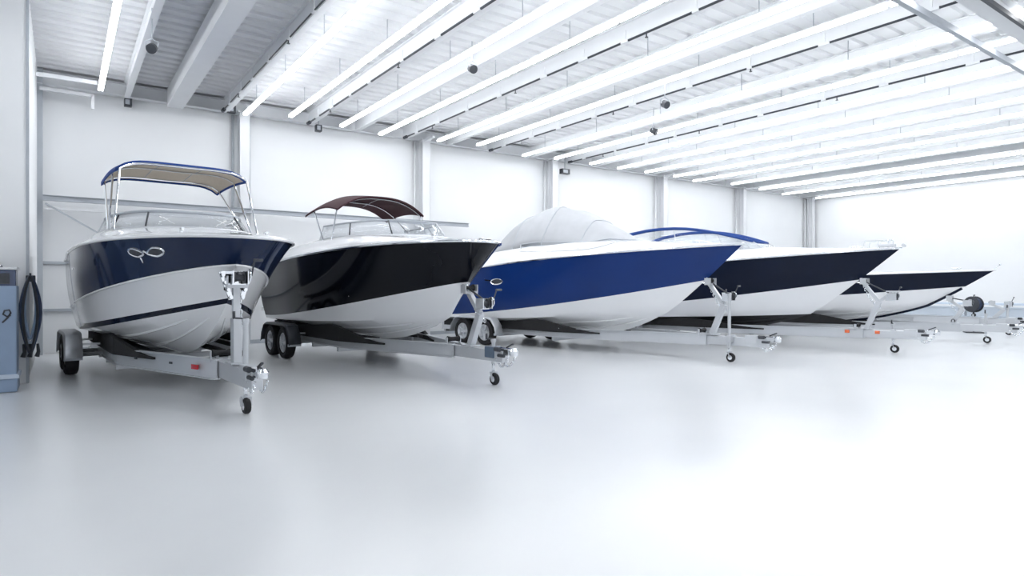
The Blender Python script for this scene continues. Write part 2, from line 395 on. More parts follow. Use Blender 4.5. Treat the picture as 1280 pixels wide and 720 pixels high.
def make_boat(s, label, T, phi):
    rz = math.radians(-90+(phi-35.43))
    fw = Vector((math.cos(rz), math.sin(rz), 0))
    O = Vector((T.x, T.y, 0))-fw*s.L
    r = thing('motorboat', label, 'boat', (O.x, O.y, 0), rz, 'motorboats on trailers')
    s.root = r
    NU = 44
    us = [1-(1-i/NU)**1.25 for i in range(NU+1)]
    # key rows
    def lerp(a, b, t): return a+(b-a)*t
    rows = []; mids = []
    # bottom: keel -> chine
    for t in (0, .33, .66, 1):
        rw = []
        for u in us:
            x = u*s.xc
            z = lerp(s.zk(u), s.zc(u), t); y = s.yc(u)*t
            z += -.05*math.sin(PI*t)*smooth01(u/.8)*(1-u)*1.5
            rw.append(Vector((x, y, z)))
        rows.append(rw)
    mids += [s.m_bottom]*3
    keys = [(lambda u: s.zc(u), s.c1)]
    if s.stripe: keys.append((lambda u: s.zc(u)+s.stripe*(1-.3*u), s.c1+s.stripe*.7))
    keys.append((lambda u: s.zb(u), s.b1)); keys.append((lambda u: s.zs(u), s.s1))
    bandm = ([s.m_stripe] if s.stripe else [])+[s.m_low, s.m_up]
    for (k0, e0), (k1, e1), bmid in zip(keys, keys[1:], bandm):
        nn = 2 if bmid == s.m_stripe and s.stripe else 4
        for j in range(1, nn+1):
            t = j/nn
            rows.append([s.side(u, lerp(k0(u), k1(u), t), lerp(e0, e1, t)) for u in us]); mids.append(bmid)
    m = MB()
    for sgn in (1, -1):
        rr = [[Vector((p.x, p.y*sgn, p.z)) for p in rw] for rw in rows]
        m.grid(rr, mats=lambda i, j: mids[i], flip=(sgn < 0))
    # transom
    a = [rw[0] for rw in rows]
    for i in range(len(a)-1):
        q = [a[i], a[i+1], Vector((a[i+1].x, -a[i+1].y, a[i+1].z)), Vector((a[i].x, -a[i].y, a[i].z))]
        if (q[0]-q[3]).length < 1e-5: q = q[:3]
        f = m.bm.faces.new([m.bm.verts.new(p) for p in q]); f.material_index = mids[i]
    m.build('hull', s.mats, r, merge=True)
    # deck moulding
    vs = [-1, -.985, -.95, -.9, -.86, -.82, -.78, -.76, -.74, -.5, -.25, 0, .25, .5, .74, .76, .78, .82, .86, .9, .95, .985, 1]
    du = [i/60 for i in range(60)]+[.992, .998]
    ck0, ck1 = s.cock
    for e in (ck0, ck1): du += [e-.002, e+.004]
    du = sorted(du); dr = []
    for u in du:
        hb = s.ys(u); rw = []
        for v in vs:
            z = s.deckz(u*s.L, v*hb)
            if ck0 < u < ck1 and abs(v) < .77: z = s.zs(.3)-.75
            rw.append(Vector((u*s.L, v*hb, z if abs(v) < 1 else s.zs(u)-.005)))
        dr.append(rw)
    m = MB(); m.grid(dr); m.build('deck', M_white, r, sharp=math.radians(40))
    # rub rail
    m = MB()
    cpath = [s.side(u, s.zs(u), s.s1) for u in us]
    m.tube([Vector((p.x, p.y+.008, p.z)) for p in cpath[:-1]]+[Vector((s.L+.012, 0, s.s1))]+[Vector((p.x, -p.y-.008, p.z)) for p in reversed(cpath[:-1])], .022, 8)
    m.build('rub_rail', s.m_rail, r)
    if s.accent:
        m = MB(); cp = [s.side(u, s.zb(u), s.b1) for u in us]
        m.tube([Vector((p.x, p.y+.004, p.z)) for p in cp[:-1]]+[Vector((cp[-1].x+.008, 0, cp[-1].z))]+[Vector((p.x, -p.y-.004, p.z)) for p in reversed(cp[:-1])], .017, 8)
        m.build('accent_rail', M_white, r)
    # running strakes on the bottom
    for sgn in (1, -1):
        for t, uend in ((.38, .93), (.7, .88)):
            pts = []
            for i in range(30):
                u = .05+(uend-.05)*i/29
                z = lerp(s.zk(u), s.zc(u), t)-.05*math.sin(PI*t)*smooth01(u/.8)*(1-u)*1.5
                pts.append(Vector((u*s.xc, sgn*s.yc(u)*t, z-.004)))
            rad = [.022]*len(pts); rad[-1] = .004
            m = MB(); m.tube(pts, rad, 6); m.build('strake', s.mats[s.m_bottom], r)
    # bow eye, cleats, bow light
    zz = s.eye; m = MB(); xe = s.xend(zz)
    m.tube([(xe-.02, 0, zz+.05), (xe+.06, 0, zz+.05), (xe+.07, 0, zz), (xe+.05, 0, zz-.05), (xe-.05, 0, zz-.05)], .012, 8); m.build('bow_eye', M_chrome, r)
    for sgn in (1, -1):
        x = s.L*.9; y = s.ys(.9)*.6*sgn; z = s.deckz(x, y)
        m = MB(); m.tube([(x-.1, y, z+.05), (x+.1, y, z+.05)], [.010, .010], 8); m.tube([(x-.03, y, z), (x-.03, y, z+.05)], .012, 8); m.tube([(x+.03, y, z), (x+.03, y, z+.05)], .012, 8)
        m.build('cleat', M_chrome, r)
    # swim platform
    m = MB(); m.box((-.28, 0, s.c0+.18), (.6, s.B*1.5, .07), bev=.03); m.build('swim_platform', M_white, r)
    # seats
    zf = s.zs(.3)-.75
    for sgn in (1, -1):
        x = s.L*(ck1-.11); st = bpy.data.objects.new('seat', None); COL.objects.link(st); st.parent = r; st.location = (x, sgn*s.B*.42, zf)
        m = MB(); m.box((0, 0, .42), (.5, .5, .14), bev=.05); m.build('seat_cushion', M_vinyl, st)
        m = MB(); m.box((-.27, 0, .72), (.12, .5, .55), Matrix.Rotation(-.12, 3, 'Y'), bev=.05); m.build('backrest', M_vinyl, st)
        m = MB(); m.lathe([(0, .16), (.02, .16), (.03, .04), (.36, .04)], (0, 0, .01), (0, 0, 1), 12); m.build('pedestal', M_chrome, st)
    m = MB(); m.box((s.L*(ck0+.05), 0, zf+.4), (.5, s.B*1.3, .16), bev=.05); m.box((s.L*(ck0+.05)-.24, 0, zf+.62), (.12, s.B*1.3, .5), bev=.05)
    m.box((s.L*(ck0+.05), 0, zf+.17), (.45, s.B*1.25, .3)); m.build('bench', M_vinyl, r)
    # steering wheel + dash
    m = MB(); x = s.L*ck1-.2; m.box((x+.02, -s.B*.42, zf+.62), (.3, .6, .35), bev=.05); m.build('dashboard', M_white, r)
    m = MB(); c = Vector((x-.2, -s.B*.42, zf+.78))
    m.tube([c+Vector((-.05*math.cos(a), .17*math.sin(a), .16*math.cos(a))) for a in [k*2*PI/20 for k in range(20)]], .014, 8, closed=True)
    m.tube([c+Vector((0, -.16, 0)), c+Vector((.02, .16, 0))], .012, 6); m.tube([c, c+Vector((.2, 0, -.03))], .02, 6); m.build('steering_wheel', M_dark, r)
    return r

def windscreen(s, xf, xa, hw, h, rake, topm, mull, gl=None, topr=.016, tex=.85):
    """wraparound glass screen standing on the deck"""
    r = s.root
    g = bpy.data.objects.new('windscreen', None); COL.objects.link(g); g.parent = r
    bot = []; top = []
    N = 32
    for i in range(N+1):
        th = -PI/2+PI*i/N
        x = xa+(xf-xa)*abs(math.cos(th))**tex; y = hw*math.copysign(abs(math.sin(th))**.62, th)
        fr = (x-xa)/(xf-xa)
        zb = s.deckz(x, y)-.01; hh = h*(.65+.9*fr-1.4*fr*fr) if s.sweep else h
        bot.append(Vector((x, y, zb))); top.append(Vector((x-rake*(.35+.65*fr), y*.88, zb+hh)))
    zt = max(t.z for t in top)
    if not s.sweep:
        for t in top: t.z = zt-.0
    m = MB(); m.grid([bot, [(a+b)/2 for a, b in zip(bot, top)], top]); m.build('pane', M_glass, g, solid=.005)
    m = MB(); m.tube(top, topr, 8); m.build('top_rail', topm, g)
    m = MB(); m.tube([b+Vector((0, 0, .012)) for b in bot], .012, 8); m.build('bottom_rail', M_alu, g)
    for k in mull:
        m = MB(); m.tube([bot[k], top[k]], .013, 6); m.build('mullion', M_dark if k in s.darkm else M_alu, g)
    return bot, top

def bimini(s, xf, xa, hw, ztop, sag, droop, mtop, munder, edge, legs, thick=.03, pw=2.6):
    """canvas canopy on a tube frame"""
    r = s.root; g = bpy.data.objects.new('canopy', None); COL.objects.link(g); g.parent = r
    def zz(x, y):
        t = (x-xa)/(xf-xa); v = abs(y)/hw
        return ztop-sag*(v**pw)-droop*(2*t-1)**2-.02*abs(math.sin(t*PI*2))*(1-v)
    nx, ny = 14, 18
    up = [[Vector((xa+(xf-xa)*i/nx, -hw+2*hw*j/ny, zz(xa+(xf-xa)*i/nx, -hw+2*hw*j/ny))) for j in range(ny+1)] for i in range(nx+1)]
    dn = [[p-Vector((0, 0, thick)) for p in rw] for rw in up]
    m = MB(); m.grid(up); m.build('canvas_top', mtop, g)
    m = MB(); m.grid(dn, flip=True); m.build('canvas_lining', munder, g)
    # border
    m = MB()
    per = [up[0][j] for j in range(ny+1)]+[up[i][ny] for i in range(1, nx+1)]+[up[nx][j] for j in range(ny-1, -1, -1)]+[up[i][0] for i in range(nx-1, 0, -1)]
    m.grid([[p+Vector((0, 0, .004)) for p in per]+[per[0]+Vector((0, 0, .004))], [p-Vector((0, 0, edge)) for p in per]+[per[0]-Vector((0, 0, edge))]])
    m.build('canvas_border', mtop, g, solid=.012)
    # seams
    for fr in (.33, .66):
        m = MB(); y = -hw+2*hw*fr; m.tube([Vector((xa+(xf-xa)*i/nx, y, zz(xa+(xf-xa)*i/nx, y)-thick-.004)) for i in range(1, nx)], .006, 5); m.build('seam', M_bgrey, g)
    # hoops
    for (xt, xb, yb, zb) in legs:
        pts = [Vector((xb, -yb, zb))]
        for j in range(ny+1):
            y = -hw*.97+2*hw*.97*j/ny; pts.append(Vector((xt, y, zz(xt, y)-thick-.015)))
        pts.append(Vector((xb, yb, zb)))
        m = MB(); m.tube(pts, .015, 8); m.build('frame_hoop', M_chrome, g)
    return g

# ------------------------------------------------------------------ trailer
def wheel(parent, x, y, sgn, R=.33, W=.2, mrim=None):
    g = MB(); w = W/2
    g.lathe([(-w*.6, R*.60), (-w*.95, R*.68), (-w, R*.85), (-w*.8, R*.97), (-w*.4, R), (w*.4, R), (w*.8, R*.97), (w, R*.85), (w*.95, R*.68), (w*.6, R*.60)], (x, y, R), (0, sgn, 0), 32)
    t = g.build('wheel', M_rubber, parent)
    g = MB(); g.lathe([(-w*.6, R*.6), (w*.75, R*.63), (w*.8, R*.58), (w*.35, R*.5), (w*.25, R*.25), (w*.55, R*.2), (w*.6, 0)], (x, y, R), (0, sgn, 0), 24)
    rim = g.build('rim', mrim or M_alu, t)
    g = MB()
    for k in range(5):
        a = 2*PI*k/5; g.bar((x+.05*math.cos(a), y+sgn*w*.62, R+.05*math.sin(a)), (x+R*.57*math.cos(a), y+sgn*w*.6, R+R*.57*math.sin(a)), .03, .05, up=Vector((0, sgn, 0)))
    g.build('spokes', mrim or M_alu, t)

def make_trailer(s, label, color='alu', jack_h=1.0, post='bent', bow=None, red=False, orange=False, tongue=1.0, wh=.33, H=.22, ztop=.56, jx=None, jy=0.0, base=None, ax=None, extra=None, hull=True):
    b = base or s.root
    r = thing('boat_trailer', label, 'trailer', tuple(b.location), b.rotation_euler[2], 'boat trailers')
    L = s.L; zc = ztop-H/2; hy = s.rail_y; xk = L*.52; xt = L-.75
    for sgn in (1, -1):
        m = MB(); m.ibeam((.0, sgn*hy, zc), (xk, sgn*hy, zc), .09, H); m.ibeam((xk, sgn*hy, zc), (xt, sgn*.09, zc), .09, H); m.build('frame_rail', M_alu, r)
    m = MB(); m.bar((xt-.35, 0, zc), (L+tongue-.25, 0, zc), .13, H*.8, bev=.01); m.build('tongue', M_alu, r)
    for x in (.1, 1.25, 2.3, xk-.2):
        m = MB(); m.bar((x, -hy, zc-H/2-.045), (x, hy, zc-H/2-.045), .08, .09, bev=.008); m.build('cross_member', M_galv, r)
    # bunks, then outer shade boards
    if hull:
        for sgn in (1, -1):
            yb = .46; x0, x1 = .2, L*.62
            dz = (s.c0-s.k)*yb/(s.B*.8)
            m = MB(); m.bar((x0, sgn*yb, s.k+dz-.075), (x1, sgn*yb, s.k+dz-.075), .12, .05, bev=.01); bk = m.build('bunk', M_carpet, r)
            for x in (x0+.3, (x0+x1)/2, x1-.3):
                m = MB(); m.box((x, sgn*yb, (s.k+dz-.10+zc-H/2)/2), (.05, .05, max(.05, s.k+dz-.10-(zc-H/2)))); m.build('bunk_support', M_galv, bk)
        for sgn in (1, -1):  # added black boards standing in for the shade below the hull
            xs = [.15+(L*s.sb-.15)*i/24 for i in range(25)]; up_ = []; lo = []
            for x in xs:
                yb = hy+.06 if x < xk else (.09+(hy-.09)*(xt-x)/(xt-xk))+.05
                u = x/s.xc; t = min(1, yb/s.yc(u)); zt = s.zk(u)+(s.zc(u)-s.zk(u))*t-.05*math.sin(PI*t)*smooth01(u/.8)*(1-u)*1.5-.02
                up_.append(Vector((x, sgn*yb, min(zt, ztop+.34)-max(0, (x/L-s.sb+.3)/.3)**1.5*.0))); lo.append(Vector((x, sgn*yb, ztop-.10)))
            for i_, (a_, b_) in enumerate(zip(up_, lo)):
                k_ = smooth01((i_/24-.62)/.38); a_.z = a_.z+(b_.z+.03-a_.z)*k_
            o_ = Vector((0, sgn*.07, 0)); m = MB()
            m.grid([lo, up_, [p-o_ for p in up_], [p-o_ for p in lo], lo], smooth=False)
            m.poly([lo[0], up_[0], up_[0]-o_, lo[0]-o_]); m.poly([lo[-1], up_[-1], up_[-1]-o_, lo[-1]-o_])
            m.build('shade_board', M_carpet, r, merge=True)
    axles = ax or [1.05, 1.85]
    ty = s.track
    for x in axles:
        m = MB(); m.tube([(x, -ty+.1, wh), (x, ty-.1, wh)], .035, 10); m.build('axle', M_galv, r)
        for sgn in (1, -1): wheel(r, x, sgn*ty, sgn, wh)
    # fenders
    for sgn in (1, -1):
        xm = sum(axles)/len(axles); half = (axles[-1]-axles[0])/2+wh+.1; ft = wh*2+.06
        prof = [(-half-.06, ft-.40), (-half, ft-.2), (-half+.14, ft-.03), (-half+.28, ft), (half-.28, ft), (half-.14, ft-.03), (half, ft-.2), (half+.06, ft-.40)]
        yi, yo = ty-.13, ty+.13
        m = MB(); m.grid([[Vector((xm+a, sgn*yi, z)) for a, z in prof], [Vector((xm+a, sgn*(yo-.03), z)) for a, z in prof], [Vector((xm+a*1.0, sgn*yo, z-.035)) for a, z in prof]])
        m.build('fender', s.fend, r, solid=.008, sharp=.6)
        for e_ in (-.7, .7):
            m = MB(); m.bar((xm+half*e_, sgn*(hy), ztop-.04), (xm+half*e_, sgn*(yi+.02), ztop-.04), .05, .03); m.build('fender_bracket', M_galv, r)
        m = MB(); m.box((xm+half+.02, sgn*(yi+.13), ft-.42), (.04, .26, .05)); m.build('step', M_bgrey, r)
    # keel roller
    m = MB(); m.lathe([(-.11, 0), (-.11, .05), (-.04, .035), (.04, .035), (.11, .05), (.11, 0)], (xt-.15, 0, ztop+.07), (0, 1, 0), 14); kr = m.build('keel_roller', M_rubber, r)
    for sg in (1, -1):
        m = MB(); m.box((xt-.15, sg*.13, ztop+.03), (.05, .015, .14)); m.build('roller_bracket', M_galv, kr)
    # winch post
    if post:
        xe = s.xend(s.eye) if hull else L-.55; ze = s.eye
        xb = xe-.05 if post != 'bent' else xe-.0
        knee = Vector((xe+.42, 0, ztop+(ze-ztop)*.56))
        p0 = Vector((xe+.16, 0, ztop-.01)); head = Vector((xe+.10, 0, ze-.06))
        if post == 'straight': p0 = Vector((xe+.15, 0, ztop-.01)); knee = Vector((xe+.13, 0, ztop+.55)); head = Vector((xe+.12, 0, ze-.10))
        pw_ = .14 if post == 'straight' else .11
        wp = MB(); wp.bar(p0, knee, pw_, .10, up=Vector((0, 1, 0)), bev=.01); wp.bar(knee, head, .075, .08, up=Vector((0, 1, 0)), bev=.01)
        wp.box(p0+Vector((0, 0, .01)), (.26, .2, .02))
        wpo = wp.build('winch_post', M_galv, r)
        m = MB(); m.lathe([(-.10, 0), (-.10, .055), (-.03, .03), (.03, .03), (.10, .055), (.10, 0)], head+Vector((-.01, 0, .06)), (0, 1, 0), 14); m.build('bow_roller', M_rubber, wpo)
        m = MB()
        for sg in (1, -1): m.box(head+Vector((.02, sg*.115, .04)), (.14, .012, .14))
        m.box(head+Vector((.06, 0, -.02)), (.05, .24, .04)); m.build('roller_fork', M_galv, wpo)
        # winch
        kb = knee+Vector((.04, 0, .0))
        if post == 'fork':
            e = knee+Vector((.27, 0, .22)); m = MB(); m.bar(knee, e, .06, .06, up=Vector((0, 1, 0))); m.box(e+Vector((.02, 0, .02)), (.26, .16, .03)); m.build('winch_arm', M_galv, wpo)
            kb = e+Vector((0, 0, .0))
        off = Vector((.06, 0, .16)) if post != 'straight' else Vector((.07, 0, .50))
        m = MB(); c = kb+off if post != 'fork' else kb+Vector((0, 0, -.10))
        m.lathe([(-.07, 0), (-.07, .075), (-.055, .075), (-.055, .04), (.055, .04), (.055, .075), (.07, .075), (.07, 0)], c, (0, 1, 0), 16); wd = m.build('winch_drum', M_dark, wpo)
        m = MB(); m.box(c+Vector((0, .085, 0)), (.2, .012, .16)); m.box(c+Vector((0, -.085, 0)), (.2, .012, .16)); m.box(c+Vector((-.05, 0, -.085)), (.14, .17, .012))
        m.lathe([(0, 0), (0, .08), (.018, .08), (.018, 0)], c+Vector((.04, .10, .02)), (0, 1, 0), 18); m.build('winch_housing', M_chrome, wpo)
        m = MB(); m.tube([c+Vector((.04, .11, .02)), c+Vector((.04, .14, .02)), c+Vector((.12, .15, .2)), c+Vector((.12, .15, .21))], .011, 8); m.tube([c+Vector((.12, .14, .21)), c+Vector((.12, .25, .21))], .018, 8); m.build('winch_handle', M_dark, wpo)
        if hull:
            m = MB(); m.tube([c+Vector((-.02, 0, .06)), Vector((xe+.075, 0, ze+.0))], .016, 6); m.build('winch_strap', M_dark, wpo)
            # safety chain, hanging loop of links
            cm = MB(); a = Vector((xe+.05, .02, ze-.05)); bb = knee+Vector((.0, .06, -.12))
            for k in range(12):
                t = k/11; pth = a.lerp(bb, t)+Vector((0, .03, -.12*math.sin(PI*t)))
                d = Vector((0, 0, 1)); ang = (k % 2)*PI/2
                cm.tube([pth+Vector((.018*math.cos(q)*math.cos(ang), .018*math.cos(q)*math.sin(ang), .03*math.sin(q))) for q in [j*2*PI/8 for j in range(8)]], .006, 5, closed=True)
            cm.build('safety_chain', M_chrome, wpo)
        if post == 'straight':
            # broad bow stop with paired pads and bolts
            m = MB()
            for sg in (1, -1):
                m.bar(head+Vector((.02, sg*.06, -.18)), head+Vector((-.02, sg*.17, .16)), .05, .04, up=Vector((1, 0, 0)))
                for q in range(4): m.lathe([(0, 0), (0, .022), (.02, .022), (.02, 0)], head+Vector((.05, sg*(.07+.03*q), -.15+.09*q)), (1, 0, 0), 8)
            m.bar(head+Vector((.03, -.18, .15)), head+Vector((.03, .18, .15)), .04, .03); m.bar(head+Vector((.03, -.1, .0)), head+Vector((.03, .1, .05)), .03, .03)
            m.build('bow_stop', M_chrome, wpo)
            m = MB()
            for sg in (1, -1): m.box(head+Vector((-.01, sg*.10, .03)), (.04, .07, .2), bev=.012)
            m.build('bow_pad', M_rubber, wpo)
    # coupler end and surge brake bits
    xj = jx if jx is not None else L+.08
    xc = L+tongue
    m = MB(); m.bar((xc-.45, 0, ztop-.03), (xc-.12, 0, ztop-.03), .11, .10, bev=.01); m.lathe([(-.02, .0), (-.02, .06), (.05, .065), (.09, .04), (.1, 0)], (xc-.06, 0, ztop-.06), (0, 0, 1), 14)
    m.bar((xc-.14, 0, ztop-.02), (xc-.04, 0, ztop-.02), .09, .06, bev=.01); cp = m.build('coupler', M_chrome, r)
    m = MB(); m.bar((xc-.22, 0, ztop+.03), (xc-.08, 0, ztop+.09), .03, .02); m.build('coupler_latch', M_dark, cp)
    m = MB(); m.lathe([(0, 0), (0, .035), (.11, .035), (.11, 0)], (xc-.40, -.08, ztop+.0), (1, 0, 0), 12); m.build('damper', M_dark, cp)
    m = MB(); m.lathe([(0, 0), (0, .025), (.14, .025), (.14, 0)], (xc-.34, -.07, ztop-.09), (1, 0, 0), 10); m.build('plug', M_dark, cp)
    m = MB(); m.box((xc-.56, 0, ztop-.06), (.24, .15, .17), bev=.012); m.build('brake_actuator', s.act, r)
    for sg in (1, -1):
        m = MB()
        for k in range(14):
            t = k/13; pth = Vector((xc-.42+.30*t, sg*(.05+.02*t), ztop-.12-.14*math.sin(PI*t)))
            m.tube([pth+Vector((.022*math.cos(q), .014*math.sin(q)*(k % 2), .014*math.sin(q)*((k+1) % 2))) for q in [j*2*PI/8 for j in range(8)]], .006, 5, closed=True)
        m.build('tow_chain', M_chrome, r)
    # tongue jack
    yj = jy
    m = MB(); m.tube([(xj, yj, ztop-.24), (xj, yj, jack_h)], .032, 12); m.lathe([(0, .0), (0, .04), (.03, .045), (.05, .04), (.05, 0)], (xj, yj, jack_h-.01), (0, 0, 1), 14)
    m.box((xj, yj*.5, ztop-.06), (.10, abs(yj)+.1, .14), bev=.01); jk = m.build('tongue_jack', M_galv, r)
    m = MB(); m.tube([(xj, yj, .17), (xj, yj, ztop-.2)], .024, 10); m.build('inner_leg', M_chrome, jk)
    m = MB()
    for sg in (1, -1): m.bar((xj, yj+sg*.045, .19), (xj+.03, yj+sg*.045, .09), .006, .05, up=Vector((0, 1, 0)))
    m.box((xj, yj, .195), (.07, .1, .012)); m.build('wheel_fork', M_galv, jk)
    m = MB(); m.lathe([(-.035, .03), (-.035, .08), (-.02, .09), (.02, .09), (.035, .08), (.035, .03), (-.035, .03)], (xj+.03, yj, .09), (0, 1, 0), 20); cw = m.build('jack_wheel', M_rubber, jk)
    m = MB(); m.lathe([(-.038, 0), (-.038, .045), (.038, .045), (.038, 0)], (xj+.03, yj, .09), (0, 1, 0), 14); m.build('hub', M_chrome, cw)
    m = MB(); m.tube([(xj, yj, jack_h+.04), (xj, yj-.13, jack_h+.05)], .010, 8); m.tube([(xj, yj-.13, jack_h+.04), (xj, yj-.13, jack_h+.13)], .016, 8); m.build('jack_handle', M_dark, jk)
    # marker lamps
    if red:
        m = MB(); x = L-1.15; yy = .09+(hy-.09)*(xt-x)/(xt-xk)
        ang = math.atan2(-(hy-.09), xt-xk)
        m.box((x, -(yy+.055), zc+.01), (.15, .025, .065), Matrix.Rotation(-ang, 3, 'Z'), bev=.01); m.build('marker_lamp', M_red, r)
        for x in (L-1.75, L-2.7):
            yy = .09+(hy-.09)*(xt-x)/(xt-xk)
            m = MB(); m.box((x, -(yy+.05), zc+.02), (.07, .015, .03), Matrix.Rotation(-ang, 3, 'Z'), bev=.004); m.build('bolt_plate', M_dark, r)
    if orange:
        for x in orange:
            m = MB(); m.box((x, -.085 if x > xt else -(.15+(hy-.09)*(xt-x)/(xt-xk)), ztop-.07), (.10, .03, .07), bev=.01); m.build('marker_lamp', M_orange, r)
    return r

WHT, UP, STR, LOW = 0, 1, 2, 0
def spec(**k):
    d = dict(L=7.3, B=1.25, n=2.3, nc=1.7, s0=1.95, s1=2.12, hump=0.0, c0=.82, c1=1.3, k=.5, b0=1.15, b1=1.8, bp=1.2, xc=6.5, stripe=0,
             coam=.2, crown=.12, eye=1.55, cock=(.1, .6), accent=False, sweep=False, m=1.0, sb=.68, ku=.6, kn=2.0, darkm=(), track=1.16, rail_y=.82,
             m_bottom=0, m_low=0, m_up=1, m_stripe=2, m_rail=M_chrome, fend=M_alu, act=M_alu)
    d.update(k); return Boat(**d)

# ---- boat one
b1 = spec(L=7.0, B=1.37, n=3.0, m=.5, nc=2.5, track=1.32, rail_y=.86, ku=.55, kn=2.2, s0=2.0, s1=2.1, hump=.06, c0=.73, c1=1.28, k=.44, b0=1.10, b1=1.76, bp=1.3, xc=6.35, stripe=.10, coam=.16, crown=.13,
          eye=1.62, accent=True, mats=[M_white, M_navy, M_midn], m_rail=M_white, darkm=(11, 21, 5))
T = spot(302, 7.6)
make_boat(b1, 'white and navy motorboat with a tan-lined canopy and paired oval emblem, leftmost of the row', T, 39)
windscreen(b1, b1.L*.71, b1.L*.42, 1.06, .25, .26, M_bgrey, (0, 5, 11, 21, 27, 32), topr=.022)
bimini(b1, 4.0, 2.2, .92, 3.45, .14, .04, M_canv_b, M_tan, .06, [(4.12, 4.35, 1.0, b1.deckz(4.35, 1.0)), (2.4, 3.8, 1.0, b1.deckz(3.8, 1.0)), (3.4, 4.0, 1.02, b1.deckz(4.0, 1.02))], pw=6)
# emblem: two chrome ovals joined by a small bridge, dark inside
def hull_point(s, u, z, sgn):
    """topside point by height; the row's own stem length"""
    f = (z-s.zc(u))/(s.zs(u)-s.zc(u)); ze = s.c1+(s.s1-s.c1)*f
    p = s.side(u, z, ze); return Vector((p.x, p.y*sgn, p.z))
def hull_frame(s, u, z, sgn):
    p = hull_point(s, u, z, sgn); du = (hull_point(s, u+.01, z, sgn)-p).normalized(); dz = (hull_point(s, u, z+.03, sgn)-p).normalized()
    n = du.cross(dz).normalized()
    if n.y*sgn < 0: n = -n
    return p, du, dz, n
def emblem(s, u, z, scale=1.0):
    g = bpy.data.objects.new('emblem', None); COL.objects.link(g); g.parent = s.root
    sp = (hull_point(s, u+.005, z, -1)-hull_point(s, u-.005, z, -1)).length/.01
    p, du, dz, n = hull_frame(s, u, z, -1)
    def on(a, b, off): return hull_point(s, u+a*scale/sp, z+b*scale, -1)+n*off
    for sg in (-1, 1):
        ring = []
        for k in range(28):
            a = 2*PI*k/28; pinch = (1-.45*max(0, -math.cos(a)*sg))*.75
            ring.append(on(sg*.16+.13*math.cos(a), .055*math.sin(a)*pinch+.01*math.cos(a)*sg, .008))
        m = MB(); m.tube(ring, .011*scale, 6, closed=True); m.build('oval_ring', M_chrome, g)
        m = MB(); m.poly(ring, -n*.004); m.build('oval_inlay', M_dark, g)
    m = MB(); m.tube([on(-.05, -.012, .012), on(0, .015, .014), on(.05, -.012, .012)], .010*scale, 6); m.build('bridge', M_chrome, g)
    m = MB(); m.tube([on(-.12, -.045, .012), on(-.13, -.10, .012)], .010*scale, 6); m.build('pendant', M_chrome, g)
emblem(b1, .86, 1.93, 1.2)
p, du, dz, n = hull_frame(b1, .36, 1.78, -1)
m = MB(); m.bar(p+du*-.05+n*.006, p+du*.05+n*.006+dz*.01, .01, .03); m.build('badge', M_chrome, b1.root)
make_trailer(b1, 'aluminium trailer with a red marker lamp under the leftmost boat', post='straight', red=True, jack_h=1.08, H=.26, ztop=.56, tongue=.85, jx=7.16, jy=0.0)

# ---- boat two
b2 = spec(L=7.2, B=1.28, n=2.9, m=.5, nc=2.0, ku=.6, kn=1.9, track=1.2, s0=1.92, s1=2.2, hump=.1, c0=.78, c1=.98, k=.48, b0=.84, b1=1.57, bp=1.6, xc=6.2, coam=.22, crown=.12, eye=1.48,
          mats=[M_white, M_black, M_midn], m_rail=M_chrome, darkm=(5, 12), fend=M_dark, act=M_slate)
T = spot(607, 9.8)
make_boat(b2, 'black and white motorboat with a maroon canopy, second from the left', T, 39)
windscreen(b2, b2.L*.75, b2.L*.44, 1.02, .27, .3, M_bgrey, (0, 5, 12, 20, 27, 32))
bimini(b2, 3.8, 2.2, .93, 3.36, .30, .10, M_canv_m, M_canv_m, .03, [(3.7, 3.8, 1.05, b2.deckz(3.9, 1.05)), (2.6, 3.4, 1.05, b2.deckz(3.4, 1.05))])
make_trailer(b2, 'aluminium trailer with dark fenders and blue-grey brake box under the black boat with maroon canopy', post='bent', jack_h=.66, tongue=.75, jx=7.4, jy=-.0)

# ---- boat three
b3 = spec(L=8.6, B=1.3, n=2.0, nc=1.6, s0=1.8, s1=2.34, hump=.12, c0=.66, c1=.98, k=.40, b0=.72, b1=1.63, bp=1.6, ku=.74, kn=1.7, sb=.64, xc=6.95, coam=.3, crown=.12, eye=1.62,
          mats=[M_white, M_blue, M_midn], m_rail=M_chrome, sweep=True, cock=(.1, .56), track=1.24, darkm=())
T = spot(929, 12.5)
make_boat(b3, 'bright blue and white motorboat with a pale cloth cover, middle of the row', T, 44)
windscreen(b3, b3.L*.74, b3.L*.40, 1.10, .30, .3, M_bgrey, (0, 6, 26, 32))
def cover(s, x0, x1, hw, h):
    rows = []
    for i in range(25):
        t = i/24; x = x0+(x1-x0)*t
        prof = math.sin(PI*min(1, t**.8))**.55 if 0 < t < 1 else 0
        rw = []
        for j in range(21):
            v = -1+2*j/20; y = hw*v*(.75+.25*math.sin(PI*t)); zb = s.deckz(x, y)-.0
            base = s.deckz(x, hw)-.02
            z = base+(h*prof)*(1-abs(v)**2.6) + .02*math.sin(9*v+7*t)*prof - .035*abs(math.sin(v*4+t*9))**3*prof
            rw.append(Vector((x, y, max(z, base))))
        rows.append(rw)
    m = MB(); m.grid(rows); c = m.build('cockpit_cover', M_cover, s.root, solid=.01, sharp=1.5)
    for i in (6, 12, 18):
        k = MB(); k.tube([p+Vector((0, 0, .012)) for p in rows[i]], .012, 5); k.build('cover_seam', M_bgrey, c)
    return c
cover(b3, 1.9, b3.L*.72, 1.0, 1.02)
